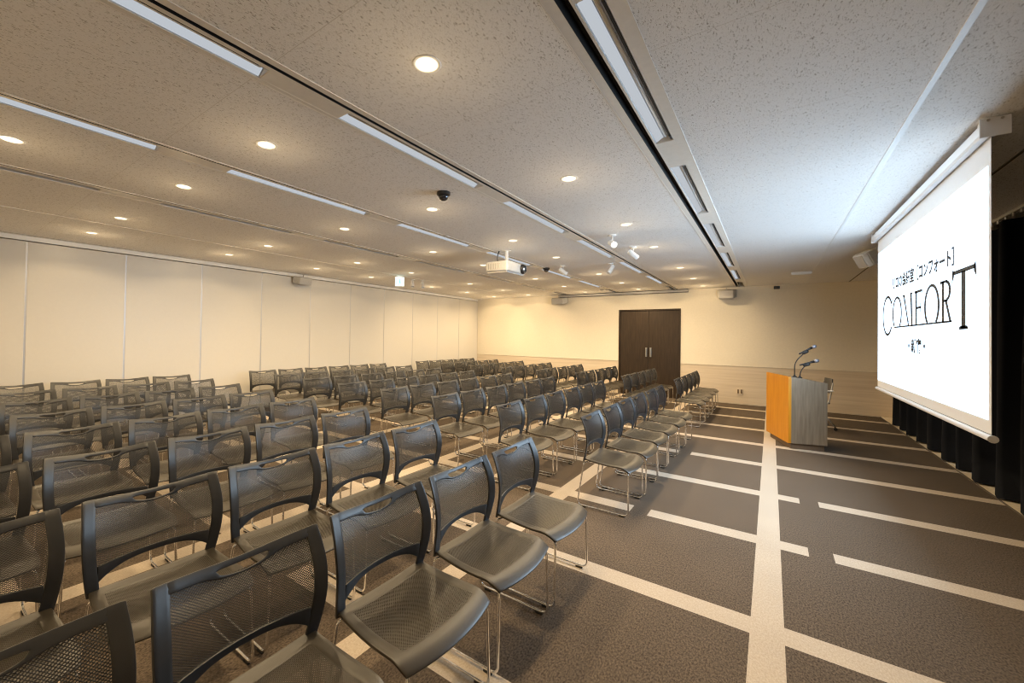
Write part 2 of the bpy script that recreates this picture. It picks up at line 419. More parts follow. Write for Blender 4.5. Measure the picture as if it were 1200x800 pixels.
# ------------------------------------------------------------------ the mesh stacking chair (faces +x, origin on the floor)
def b_hw(z):      # half width of the backrest at height z
    t = (z-.40)/.38
    return .243+.024*math.sin(min(1, max(0, t))*PI*.80)+.001*max(0, t-.55)/.45
def b_x(z):       # side profile: lumbar bulge forward, top leaning back
    t = (z-.40)/.38
    return -.170+.050*math.sin(t*PI*.80)-.048*t*t
def b_map(y, z, off=0.0):
    w = .270
    return Vector((b_x(z)-.046*(1-(y/w)**2)*min(1, (z-.38)/.12)+off, y, z))
def b_top(y): return .772+.020*(abs(y)/.25)**1.5-.006*max(0, (abs(y)-.250)/.014)**2
def b_open_top(y): return b_top(y)-.031-.016*math.exp(-(y/.098)**4)
def b_open_bot(y): return .533-.010*(y/.22)**2
def b_arch(y): return .507-.066*min(1, abs(y)/.225)**3.2
PW = .046
def grid_sheet(bm, us, vs, fn):
    g = [[bm.verts.new(fn(u, v)) for v in vs] for u in us]
    for i in range(len(us)-1):
        for j in range(len(vs)-1): bm.faces.new([g[i][j], g[i+1][j], g[i+1][j+1], g[i][j+1]])
def lin(a, b, n): return [a+(b-a)*k/n for k in range(n+1)]
def finish(o, solid, bev, off=0):
    """apply thickness and a small edge rounding once, so that copies share the finished mesh"""
    m = o.modifiers.new('s', 'SOLIDIFY'); m.thickness = solid; m.offset = off; m.use_even_offset = True
    if bev:
        b = o.modifiers.new('b', 'BEVEL'); b.width = bev; b.segments = 2; b.limit_method = 'ANGLE'; b.angle_limit = math.radians(50)
    bpy.context.view_layer.update()
    me = bpy.data.meshes.new_from_object(o.evaluated_get(bpy.context.evaluated_depsgraph_get()))
    o.modifiers.clear(); o.data = me
    smooth_angle(o, 40)
def lattice(bm, a0, a1, b0, b1, p, q, hole, fn, th, inside=None):
    """sheet of staggered diamond cells, each with a real hole, given thickness th along fn's offset"""
    cache = {}
    def vert(a, b, side):
        key = (round(a, 5), round(b, 5), side)
        if key not in cache: cache[key] = bm.verts.new(fn(a, b, side*th))
        return cache[key]
    na = int((a1-a0)/p)+2; nb = int((b1-b0)/q)+2
    for st in (0, 1):
        for i in range(-1, na):
            for j in range(-1, nb):
                ca = a0+(i+.5*st)*p; cb = b0+(j+.5*st)*q
                if not (a0 <= ca <= a1 and b0 <= cb <= b1): continue
                if inside and not inside(ca, cb): continue
                O = [(ca-p/2, cb), (ca, cb-q/2), (ca+p/2, cb), (ca, cb+q/2)]
                I = [(ca-p/2*hole, cb), (ca, cb-q/2*hole), (ca+p/2*hole, cb), (ca, cb+q/2*hole)]
                for k in range(4):
                    k2 = (k+1) % 4
                    o1, o2, i1, i2 = O[k], O[k2], I[k], I[k2]
                    bm.faces.new([vert(*o1, 0), vert(*o2, 0), vert(*i2, 0), vert(*i1, 0)])
                    bm.faces.new([vert(*o2, 1), vert(*o1, 1), vert(*i1, 1), vert(*i2, 1)])
                    bm.faces.new([vert(*i1, 0), vert(*i2, 0), vert(*i2, 1), vert(*i1, 1)])
def s_hw(v): return .236+.020*math.sin(v*PI*.62)-.006*max(0, (v-.88)/.12)**2
def s_map(u, v, off=0.0):
    """u -1..1 across, v 0 rear..1 front"""
    x = -.178+v*.395+.035*(1-u*u)*v*v
    z = .415-.014*math.sin(v*PI*.9)-.012*(1-u*u)*(math.sin(min(1, v*1.15)*PI))+.006*(1-v)*u*u
    z -= .040*max(0, (v-.78)/.22)**2
    return Vector((x, u*s_hw(v), z+off))
def make_chair(label, group):
    t = thing('mesh_chair', label, 'chair', group=group)
    # backrest frame: two side posts, top band with handle slot, arched lower bar
    bm = bmesh.new()
    inner = lambda z: b_hw(z)-PW
    HS = .084                                                      # half length of the handle slot
    def slot_c(y): return b_top(y)-.0210
    def slot_h(y): return max(0, 1-(y/HS)**2)**.42
    for s in (-1, 1):
        def post(u, v):
            ytop = inner(.72)+(b_hw(.785)-inner(.72))*u
            z = .400+(b_top(ytop)-.400)*v
            y = inner(z)+(b_hw(z)-inner(z))*u
            return b_map(s*y, z)
        grid_sheet(bm, lin(0, 1, 4), lin(0, 1, 22), post)
    ysn = lin(-inner(.76)-.008, -HS, 5)+lin(-HS, HS, 18)[1:]+lin(HS, inner(.76)+.008, 5)[1:]
    hs = [y for y in ysn if abs(y) <= HS+1e-6]
    left = [y for y in ysn if y <= -HS+1e-6]; right = [y for y in ysn if y >= HS-1e-6]
    def band(lo, hi):
        return lambda y, v: b_map(y, lo(y)+(hi(y)-lo(y))*v)
    for grp in (left, right):
        grid_sheet(bm, grp, [0, 1], band(b_open_top, slot_c)); grid_sheet(bm, grp, [0, 1], band(slot_c, b_top))
    grid_sheet(bm, hs, [0, 1], band(b_open_top, lambda y: slot_c(y)-.0205*slot_h(y)))
    grid_sheet(bm, hs, [0, 1], band(lambda y: slot_c(y)+.0035*slot_h(y), b_top))
    grid_sheet(bm, lin(-inner(.50), inner(.50), 18), [0, .5, 1], band(b_arch, b_open_bot))
    bmesh.ops.remove_doubles(bm, verts=bm.verts, dist=.0008)
    back = obj('backrest', bm, M['back'], t)
    finish(back, .011, .0032)
    bm = bmesh.new()
    lattice(bm, -.225, .225, .522, .768, .0100, .0080, .70, lambda a, b, off: b_map(a, b, -.001-off), .0022,
            inside=lambda a, b: abs(a) < b_hw(b)-PW+.006 and b_open_bot(a)-.007 < b < b_open_top(a)+.006)
    obj('mesh_panel', bm, M['back'], back)
    # seat: solid rim, perforated middle
    bm = bmesh.new()
    U, V0, V1 = .80, .13, .83
    us = lin(-1, -U, 3)+lin(-U, U, 12)[1:]+lin(U, 1, 3)[1:]
    vs = lin(0, V0, 3)+lin(V0, V1, 12)[1:]+lin(V1, 1, 6)[1:]
    g = [[bm.verts.new(s_map(u, v)) for v in vs] for u in us]
    for i in range(len(us)-1):
        for j in range(len(vs)-1):
            um, vm = (us[i]+us[i+1])/2, (vs[j]+vs[j+1])/2
            if abs(um) < U and V0 < vm < V1: continue
            bm.faces.new([g[i][j], g[i+1][j], g[i+1][j+1], g[i][j+1]])
    for v in [v for v in bm.verts if not v.link_faces]: bm.verts.remove(v)
    seat = obj('seat', bm, M['seat'], t)
    finish(seat, .013, .004, off=0)
    bm = bmesh.new()
    wmid = .252
    lattice(bm, -U*wmid-.004, U*wmid+.004, V0-.008, V1+.008, .0088, .0230, .50,
            lambda a, b, off: s_map(a/wmid, b, .0058-off), .0022)
    obj('seat_mesh', bm, M['seat'], seat)
    # sled base: one bent chrome rod per side, two cross rods, glides
    for s in (-1, 1):
        pts = rounded([(-.150, s*.195, .388), (-.172, s*.232, .385), (-.222, s*.252, .0145), (.218, s*.252, .0145), (.212, s*.238, .366), (.165, s*.190, .372)], .045, 6)
        bm = bmesh.new(); tube(bm, pts, .0066, 10)
        leg = obj('sled_leg', bm, M['chrome'], t, smooth=True)
        for x in (-.165, .165):
            bm = bmesh.new(); box(bm, x-.022, x+.022, s*.252-.008, s*.252+.008, 0, .012, .003); obj('glide', bm, M['rubber'], leg)
    for x, z in ((-.135, .390), (.160, .374)):
        bm = bmesh.new(); tube(bm, [(x, -.195, z), (x, .195, z)], .0058, 10); obj('cross_rod', bm, M['chrome'], t, smooth=True)
    return t
ordn = ['first', 'second', 'third', 'fourth', 'fifth', 'sixth']
rowl = ['front row, screen side', 'second row from screen', 'third row from screen', 'fourth row from screen',
        'fifth row from screen', 'sixth row from screen', 'seventh row from screen', 'back row by partition']
chair = make_chair('x', 'dark mesh chairs set out in rows'); first = True
def put_chair(x, y, label):
    global first
    dx, dy, rz = random.uniform(-.012, .012), random.uniform(-.005, .005), random.uniform(-.008, .008)
    if first:
        chair.location = (x+dx, y+dy, 0); chair.rotation_euler = (0, 0, rz); chair['label'] = label; first = False
    else: copy_tree(chair, (x+dx, y+dy, 0), (0, 0, rz), label)
for k in range(8):
    x = -1.162-.918*k
    for j in range(5):
        if j == 4 and k > 4: continue
        y = 2.408+.027*k-.577*j
        put_chair(x, y, 'mesh chair, %s, nearest block, %s from its far end' % (rowl[k], ordn[j]))
    for j in range(6):
        y = 3.870+.030*k+.578*j
        put_chair(x, y, 'mesh chair, %s, middle block, %s from its near end' % (rowl[k], ordn[j]))
    for j in range(5):
        y = 8.345+.035*k+.556*j
        put_chair(x, y, 'mesh chair, %s, farthest block, %s from its near end' % (rowl[k], ordn[j]))

# ------------------------------------------------------------------ projection screen
SX = .98
scr = thing('projection_screen', 'white pull-down projection screen showing a white title slide, hung in front of the black curtain', 'screen', (SX, 5.08, 0))
y0, y1 = 3.58-5.08, 6.61-5.08
bm = bmesh.new(); box(bm, 0, .002, y0, y1, 1.0, 2.66)
obj('fabric', bm, M['screen_cloth'], scr)
bm = bmesh.new(); box(bm, -.0015, -.0003, y0+.035, y1-.02, 1.075, 2.505); img = obj('projected_image', bm, M['projection'], scr)
bm = bmesh.new(); tube(bm, [(.001, y0-.02, .978), (.001, y1+.02, .978)], .018, 14); obj('bottom_bar', bm, M['housing'], scr, smooth=False)
for y in (y0-.024, y1+.016):
    bm = bmesh.new(); tube(bm, [(.001, y, .978), (.001, y+.008, .978)], .021, 14); obj('end_cap', bm, M['grey_plastic'], scr)
bm = bmesh.new()
hp = [(-.040, 2.652), (-.048, 2.665), (-.048, 2.715), (-.040, 2.728), (.050, 2.728), (.058, 2.715), (.058, 2.660), (.048, 2.650), (.012, 2.650), (.012, 2.662), (-.010, 2.662), (-.010, 2.652)]
A = [bm.verts.new((p[0], y0-.03, p[1])) for p in hp]; B = [bm.verts.new((p[0], y1+.03, p[1])) for p in hp]
bm.faces.new(A); bm.faces.new(B[::-1])
for k in range(len(hp)): bm.faces.new([A[k], A[(k+1) % len(hp)], B[(k+1) % len(hp)], B[k]])
obj('casing', bm, M['housing'], scr)
for y in (y0-.038, y1+.030):
    bm = bmesh.new(); box(bm, -.052, .064, y, y+.008, 2.643, 2.750, .004)
    br = obj('end_bracket', bm, M['housing'], scr)
    for x in (-.02, .03):
        bm = bmesh.new(); lathe(bm, [(.007, 0), (.007, .004)], 10, aim((x, y-.001, 2.735), (0, -1, 0))); obj('screw', bm, M['steel'], br)
for y in (y0+.05, y1-.05):
    bm = bmesh.new(); box(bm, -.03, .04, y-.03, y+.03, 2.726, CZ, .002); obj('ceiling_bracket', bm, M['housing'], scr)
# lettering on the slide: drawn in slide metres (a = distance from the slide's left edge looking at it, b = height)
def slide_mesh(name, verts2, faces, tofn):
    bm = bmesh.new(); used = set(i for f in faces for i in f); vs = [bm.verts.new(tofn(*v)) if i in used else None for i, v in enumerate(verts2)]
    for f in faces:
        try: bm.faces.new([vs[i] for i in f])
        except ValueError: pass
    r = bmesh.ops.extrude_face_region(bm, geom=bm.faces[:])
    for g in r['geom']:
        if isinstance(g, bmesh.types.BMVert): g.co.x -= .0006
    return obj(name, bm, M['ink'], img)
def on_slide(wy, wz): return Vector((-.0017, wy-5.08, wz))
JP = ([(13.008,0.872),(13.314,0.872),(13.314,-0.112),(13.008,-0.112),(13.008,-0.007),(13.193,-0.007),(13.193,0.767),(13.008,0.767),(12.309,0.719),(12.3,0.8),(12.455,0.8),(12.448,0.72),(12.446,0.669),(12.446,0.525),(12.653,0.454),(12.881,0.356),(12.827,0.222),(12.607,0.322),(12.446,0.381),(12.447,0.088),(12.448,0.031),(12.455,-0.056),(12.301,-0.056),(12.309,0.029),(12.311,0.088),(12.311,0.368),(12.311,0.67),(11.515,0.454),(11.789,0.454),(11.852,0.456),(11.923,0.461),(11.923,0.307),(11.852,0.312),(11.79,0.314),(11.516,0.314),(11.241,0.314),(11.164,0.313),(11.076,0.307),(11.076,0.46),(11.163,0.456),(11.241,0.454),(10.277,0.365),(10.239,0.364),(10.175,0.359),(10.175,0.495),(10.239,0.49),(10.275,0.489),(10.549,0.489),(10.547,0.543),(10.545,0.574),(10.536,0.638),(10.68,0.638),(10.674,0.577),(10.673,0.544),(10.674,0.489),(10.793,0.489),(10.827,0.49),(10.886,0.495),(10.886,0.36),(10.827,0.364),(10.795,0.365),(10.676,0.365),(10.682,0.002),(10.655,-0.064),(10.585,-0.088),(10.507,-0.086),(10.411,-0.081),(10.404,0.046),(10.499,0.036),(10.55,0.034),(10.553,0.036),(10.555,0.041),(10.553,0.254),(10.447,0.142),(10.226,-0.011),(10.134,0.09),(10.373,0.247),(10.484,0.365),(9.817,0.42),(9.718,0.23),(9.55,0.068),(9.297,-0.054),(9.191,0.063),(9.457,0.174),(9.604,0.31),(9.688,0.465),(9.722,0.594),(9.5,0.594),(9.245,0.594),(9.191,0.593),(9.119,0.59),(9.119,0.733),(9.195,0.727),(9.245,0.725),(9.5,0.725),(9.747,0.725),(9.77,0.726),(9.806,0.731),(9.893,0.676),(9.877,0.634),(9.871,0.608),(8.42,0.427),(8.287,0.548),(8.132,0.669),(8.224,0.768),(8.377,0.653),(8.52,0.527),(8.724,0.401),(8.877,0.626),(8.954,0.49),(8.805,0.285),(8.602,0.114),(8.425,0.022),(8.183,-0.049),(8.1,0.079),(8.362,0.148),(8.526,0.231),(7.735,0.154),(7.735,0.574),(7.282,0.574),(7.222,0.573),(7.146,0.57),(7.146,0.714),(7.228,0.707),(7.281,0.706),(7.774,0.706),(7.812,0.707),(7.875,0.709),(7.872,0.642),(7.871,0.604),(7.871,0.088),(7.873,0.033),(7.877,-0.035),(7.732,-0.035),(7.734,0.021),(7.272,0.021),(7.211,0.02),(7.133,0.016),(7.133,0.162),(7.21,0.156),(7.27,0.154),(6.992,0.767),(6.807,0.767),(6.807,-0.007),(6.992,-0.007),(6.992,-0.112),(6.686,-0.112),(6.686,0.872),(6.992,0.872),(5.435,0.347),(5.564,0.347),(5.564,0.242),(5.882,0.242),(5.882,0.124),(5.564,0.124),(5.564,0.042),(5.971,0.042),(5.971,-0.078),(5.033,-0.078),(5.033,0.042),(5.435,0.042),(5.435,0.124),(5.123,0.124),(5.123,0.242),(5.435,0.242),(5.187,0.407),(5.221,0.429),(5.275,0.472),(5.307,0.502),(5.147,0.502),(5.147,0.619),(5.861,0.619),(5.861,0.502),(5.48,0.502),(5.405,0.432),(5.384,0.415),(5.626,0.432),(5.632,0.426),(5.566,0.481),(5.666,0.549),(5.791,0.443),(5.901,0.329),(5.798,0.257),(5.758,0.305),(5.736,0.329),(5.303,0.294),(5.171,0.274),(5.156,0.328),(5.135,0.388),(5.559,0.812),(5.575,0.777),(5.957,0.777),(5.957,0.548),(5.829,0.548),(5.829,0.657),(5.169,0.657),(5.169,0.548),(5.044,0.548),(5.044,0.777),(5.433,0.777),(5.432,0.779),(5.397,0.845),(5.519,0.881),(4.914,0.392),(4.984,0.322),(4.897,0.25),(4.834,0.317),(4.747,0.386),(4.835,0.45),(4.357,0.452),(4.05,0.452),(4.05,0.563),(4.357,0.563),(4.357,0.318),(4.05,0.318),(4.05,0.43),(4.357,0.43),(4.38,0.582),(4.014,0.582),(4.014,0.696),(4.38,0.696),(4.247,0.776),(4.277,0.688),(4.168,0.644),(4.141,0.735),(4.099,0.83),(4.203,0.866),(4.596,0.543),(4.403,0.543),(4.403,0.647),(4.596,0.647),(4.596,0.661),(4.371,0.661),(4.371,0.767),(4.475,0.767),(4.476,0.766),(4.428,0.83),(4.532,0.873),(4.583,0.806),(4.624,0.73),(4.717,0.767),(4.721,0.767),(4.744,0.804),(4.779,0.873),(4.9,0.835),(4.852,0.764),(4.854,0.767),(4.957,0.767),(4.957,0.661),(4.72,0.661),(4.72,0.647),(4.93,0.647),(4.93,0.543),(4.72,0.543),(4.72,0.526),(4.978,0.526),(4.978,0.416),(4.335,0.416),(4.335,0.526),(4.596,0.526),(4.886,0.087),(4.843,0.043),(4.864,0.012),(4.882,0.004),(4.883,0.005),(4.899,0.104),(4.955,0.067),(4.998,0.046),(4.96,-0.08),(4.883,-0.116),(4.798,-0.086),(4.755,-0.03),(4.713,-0.059),(4.629,-0.103),(4.599,-0.066),(4.553,-0.022),(4.656,0.032),(4.709,0.069),(4.693,0.124),(4.682,0.189),(4.594,0.189),(4.594,0.178),(4.701,0.193),(4.705,0.085),(4.594,0.069),(4.594,-0.013),(4.585,-0.064),(4.547,-0.094),(4.49,-0.105),(4.395,-0.106),(4.381,-0.061),(4.353,0.004),(4.451,0.001),(4.482,0.002),(4.477,0.0),(4.475,-0.006),(4.475,0.051),(4.344,0.032),(4.326,0.145),(4.475,0.162),(4.475,0.189),(4.334,0.189),(4.334,0.3),(4.475,0.3),(4.475,0.312),(4.448,0.309),(4.373,0.301),(4.361,0.343),(4.338,0.397),(4.505,0.422),(4.632,0.454),(4.718,0.365),(4.628,0.34),(4.594,0.332),(4.594,0.3),(4.669,0.3),(4.666,0.342),(4.661,0.445),(4.777,0.445),(4.78,0.344),(4.783,0.3),(4.979,0.3),(4.979,0.189),(4.797,0.189),(4.802,0.161),(4.802,0.16),(4.805,0.163),(4.845,0.227),(4.949,0.178),(4.356,-0.048),(4.156,-0.048),(4.156,-0.095),(4.047,-0.095),(4.047,0.295),(4.356,0.295),(4.245,0.065),(4.245,0.182),(4.156,0.182),(4.156,0.065),(3.582,0.774),(3.742,0.646),(4.005,0.517),(3.955,0.462),(3.919,0.41),(3.812,0.459),(3.727,0.508),(3.593,0.602),(3.503,0.683),(3.415,0.599),(3.356,0.556),(3.767,0.556),(3.767,0.434),(3.238,0.434),(3.238,0.476),(3.195,0.451),(3.089,0.398),(3.052,0.449),(3.0,0.502),(3.297,0.67),(3.498,0.871),(3.617,0.82),(3.151,0.058),(3.189,0.091),(3.257,0.161),(3.32,0.238),(3.063,0.238),(3.063,0.363),(3.944,0.363),(3.944,0.238),(3.489,0.238),(3.398,0.127),(3.34,0.067),(3.673,0.093),(3.653,0.115),(3.57,0.197),(3.681,0.257),(3.827,0.109),(3.943,-0.045),(3.83,-0.115),(3.791,-0.053),(3.769,-0.022),(3.288,-0.064),(3.139,-0.087),(3.121,-0.029),(3.098,0.032),(2.223,0.196),(2.268,0.168),(2.322,0.207),(2.395,0.38),(2.428,0.509),(2.442,0.595),(2.27,0.503),(2.193,0.316),(2.415,0.104),(2.266,0.014),(2.121,0.098),(2.06,0.313),(2.196,0.616),(2.525,0.746),(2.824,0.63),(2.936,0.35),(2.83,0.073),(2.523,-0.064),(2.442,0.064),(2.528,0.074),(2.563,0.081),(2.726,0.169),(2.798,0.353),(2.735,0.531),(2.579,0.606),(2.56,0.494),(2.524,0.346),(1.505,0.709),(1.772,0.709),(1.812,0.709),(1.887,0.712),(1.884,0.645),(1.884,0.607),(1.884,0.358),(1.884,0.114),(1.885,0.046),(1.887,-0.033),(1.748,-0.033),(1.749,0.025),(1.256,0.025),(1.258,-0.033),(1.118,-0.033),(1.121,0.046),(1.122,0.115),(1.122,0.362),(1.122,0.607),(1.122,0.645),(1.119,0.712),(1.197,0.71),(1.235,0.709),(1.75,0.578),(1.255,0.578),(1.255,0.155),(1.75,0.155),(0.799,0.59),(0.799,0.509),(0.773,0.242),(0.688,0.088),(0.566,-0.01),(0.424,-0.072),(0.319,0.039),(0.483,0.1),(0.583,0.178),(0.647,0.305),(0.661,0.515),(0.661,0.594),(0.661,0.672),(0.66,0.717),(0.654,0.785),(0.803,0.785),(0.8,0.718),(0.799,0.672),(0.334,0.516),(0.334,0.345),(0.335,0.306),(0.34,0.243),(0.191,0.243),(0.197,0.304),(0.199,0.347),(0.199,0.517),(0.199,0.679),(0.198,0.713),(0.193,0.777),(0.34,0.777),(0.335,0.715),(0.334,0.679)],[(7,1,0),(7,6,1),(6,2,1),(5,2,6),(3,5,4),(3,2,5),(8,10,9),(8,11,10),(8,12,11),(26,12,8),(25,12,26),(25,13,12),(25,14,13),(25,18,14),(18,15,14),(25,19,18),(17,15,18),(24,19,25),(17,16,15),(24,20,19),(23,20,24),(23,21,20),(22,21,23),(29,31,30),(37,39,38),(37,40,39),(28,31,29),(37,27,40),(37,28,27),(37,36,28),(36,35,28),(35,34,28),(34,33,28),(33,32,28),(32,31,28),(49,51,50),(49,52,51),(49,53,52),(48,53,49),(48,54,53),(47,54,48),(56,58,57),(43,45,44),(55,58,56),(43,46,45),(43,47,46),(43,54,47),(43,55,54),(43,42,55),(42,41,55),(41,77,55),(77,60,55),(60,59,55),(59,58,55),(76,61,77),(61,60,77),(76,72,61),(72,62,61),(76,73,72),(71,62,72),(75,73,76),(75,74,73),(66,68,67),(70,62,71),(66,69,68),(69,62,70),(66,62,69),(66,63,62),(66,64,63),(65,64,66),(90,92,91),(96,98,97),(90,93,92),(95,98,96),(90,94,93),(90,95,94),(90,98,95),(90,99,98),(90,89,99),(89,100,99),(89,88,100),(88,87,100),(87,86,100),(86,78,100),(85,78,86),(84,78,85),(84,79,78),(83,79,84),(83,80,79),(82,80,83),(82,81,80),(103,105,104),(102,105,103),(102,106,105),(107,109,108),(101,106,102),(107,110,109),(116,110,107),(116,111,110),(115,111,116),(114,111,115),(114,112,111),(113,112,114),(121,123,122),(126,128,127),(121,124,123),(125,128,126),(121,125,124),(121,128,125),(121,129,128),(121,120,129),(120,119,129),(119,118,129),(118,130,129),(117,130,118),(137,139,138),(137,140,139),(137,117,140),(137,130,117),(137,136,130),(136,135,130),(135,131,130),(135,134,131),(134,132,131),(133,132,134),(146,142,147),(142,148,147),(142,141,148),(146,143,142),(146,144,143),(146,145,144),(201,189,202),(200,189,201),(200,190,189),(199,190,200),(197,195,198),(195,199,198),(195,190,199),(195,191,190),(195,194,191),(194,192,191),(197,170,195),(170,196,195),(193,171,194),(171,192,194),(197,169,170),(196,171,170),(196,179,171),(179,193,171),(193,172,171),(196,173,179),(173,178,179),(180,193,179),(169,196,197),(169,173,196),(180,172,193),(168,173,169),(167,173,168),(167,174,173),(178,172,173),(178,180,172),(177,176,178),(176,180,178),(166,174,167),(176,181,180),(166,175,174),(175,181,176),(165,175,166),(165,181,175),(188,181,165),(187,149,188),(149,150,188),(150,181,188),(187,185,149),(185,164,149),(151,184,150),(184,181,150),(184,183,181),(183,182,181),(185,151,184),(186,185,187),(164,151,185),(162,164,163),(162,151,164),(162,152,151),(162,153,152),(161,153,162),(160,154,161),(154,153,161),(160,155,154),(158,160,159),(158,155,160),(158,156,155),(158,157,156),(242,244,243),(236,238,237),(225,221,226),(242,245,244),(235,234,236),(234,238,236),(224,221,225),(234,239,238),(241,245,242),(224,222,221),(232,220,233),(220,234,233),(220,239,234),(239,241,240),(239,245,241),(245,247,246),(245,248,247),(239,248,245),(223,222,224),(220,248,239),(218,220,219),(218,232,220),(232,217,220),(218,217,232),(210,212,211),(210,258,212),(258,209,212),(210,257,258),(309,311,310),(207,203,208),(316,318,317),(316,207,318),(207,319,318),(214,216,215),(214,257,216),(257,213,216),(308,311,309),(214,308,257),(308,213,257),(214,213,308),(307,311,308),(207,204,203),(316,319,207),(319,206,207),(307,312,311),(316,320,319),(306,312,307),(315,320,316),(306,313,312),(306,304,313),(304,314,313),(306,305,304),(303,314,304),(301,334,302),(334,303,302),(334,314,303),(334,315,314),(334,320,315),(334,321,320),(334,205,321),(205,322,321),(332,337,333),(337,334,333),(337,301,334),(301,291,334),(291,329,334),(326,328,327),(281,279,282),(279,283,282),(337,336,301),(336,298,301),(298,291,301),(291,300,301),(291,299,300),(281,279,280),(278,283,279),(332,338,337),(335,298,336),(326,260,328),(325,260,326),(298,291,299),(335,297,298),(277,283,278),(264,266,265),(284,277,283),(284,276,277),(285,276,284),(264,267,266),(332,335,338),(332,330,335),(330,297,335),(297,292,296),(292,295,296),(264,268,267),(275,285,276),(330,292,297),(329,290,291),(292,294,293),(330,295,292),(295,294,292),(275,286,285),(286,274,275),(272,270,271),(332,331,330),(273,270,272),(287,274,286),(287,273,274),(365,367,366),(365,375,367),(375,368,367),(365,364,375),(364,369,375),(369,374,375),(376,368,375),(363,369,364),(363,370,369),(374,368,369),(374,376,368),(373,376,374),(362,370,363),(362,371,370),(372,376,373),(372,377,376),(371,377,372),(361,371,362),(361,380,371),(380,377,371),(384,380,361),(383,380,384),(383,381,380),(379,377,380),(382,381,383),(379,378,377),(358,360,359),(358,339,360),(358,347,339),(347,340,339),(358,348,347),(346,340,347),(357,348,358),(346,341,340),(345,350,346),(350,341,346),(357,349,348),(357,350,349),(357,345,350),(345,351,350),(357,351,345),(351,344,345),(356,353,357),(353,351,357),(356,354,353),(352,351,353),(356,355,354),(397,399,398),(397,409,399),(409,408,399),(408,400,399),(396,391,397),(391,390,397),(390,409,397),(390,410,409),(389,410,390),(407,400,408),(388,410,389),(396,392,391),(388,411,410),(387,411,388),(406,400,407),(406,401,400),(387,393,411),(396,385,392),(395,385,396),(386,393,387),(395,386,385),(405,401,406),(395,393,386),(395,394,393),(404,401,405),(403,401,404),(403,402,401),(414,416,415),(431,433,432),(431,434,433),(413,416,414),(431,412,434),(431,413,412),(431,416,413),(431,417,416),(430,417,431),(430,435,417),(435,418,417),(429,436,430),(436,435,430),(429,437,436),(438,418,435),(428,437,429),(438,419,418),(428,438,437),(428,419,438),(427,419,428),(427,420,419),(426,424,427),(424,420,427),(424,423,420),(423,421,420),(426,425,424),(422,421,423),(452,454,453),(452,455,454),(466,468,467),(466,469,468),(452,456,455),(451,456,452),(466,470,469),(465,470,466),(465,457,470),(464,457,465),(451,439,456),(450,439,451),(449,439,450),(449,440,439),(463,457,464),(463,458,457),(448,440,449),(448,441,440),(462,458,463),(462,459,458),(462,460,459),(447,441,448),(461,460,462),(447,442,441),(446,442,447),(445,442,446),(445,443,442),(444,443,445)])
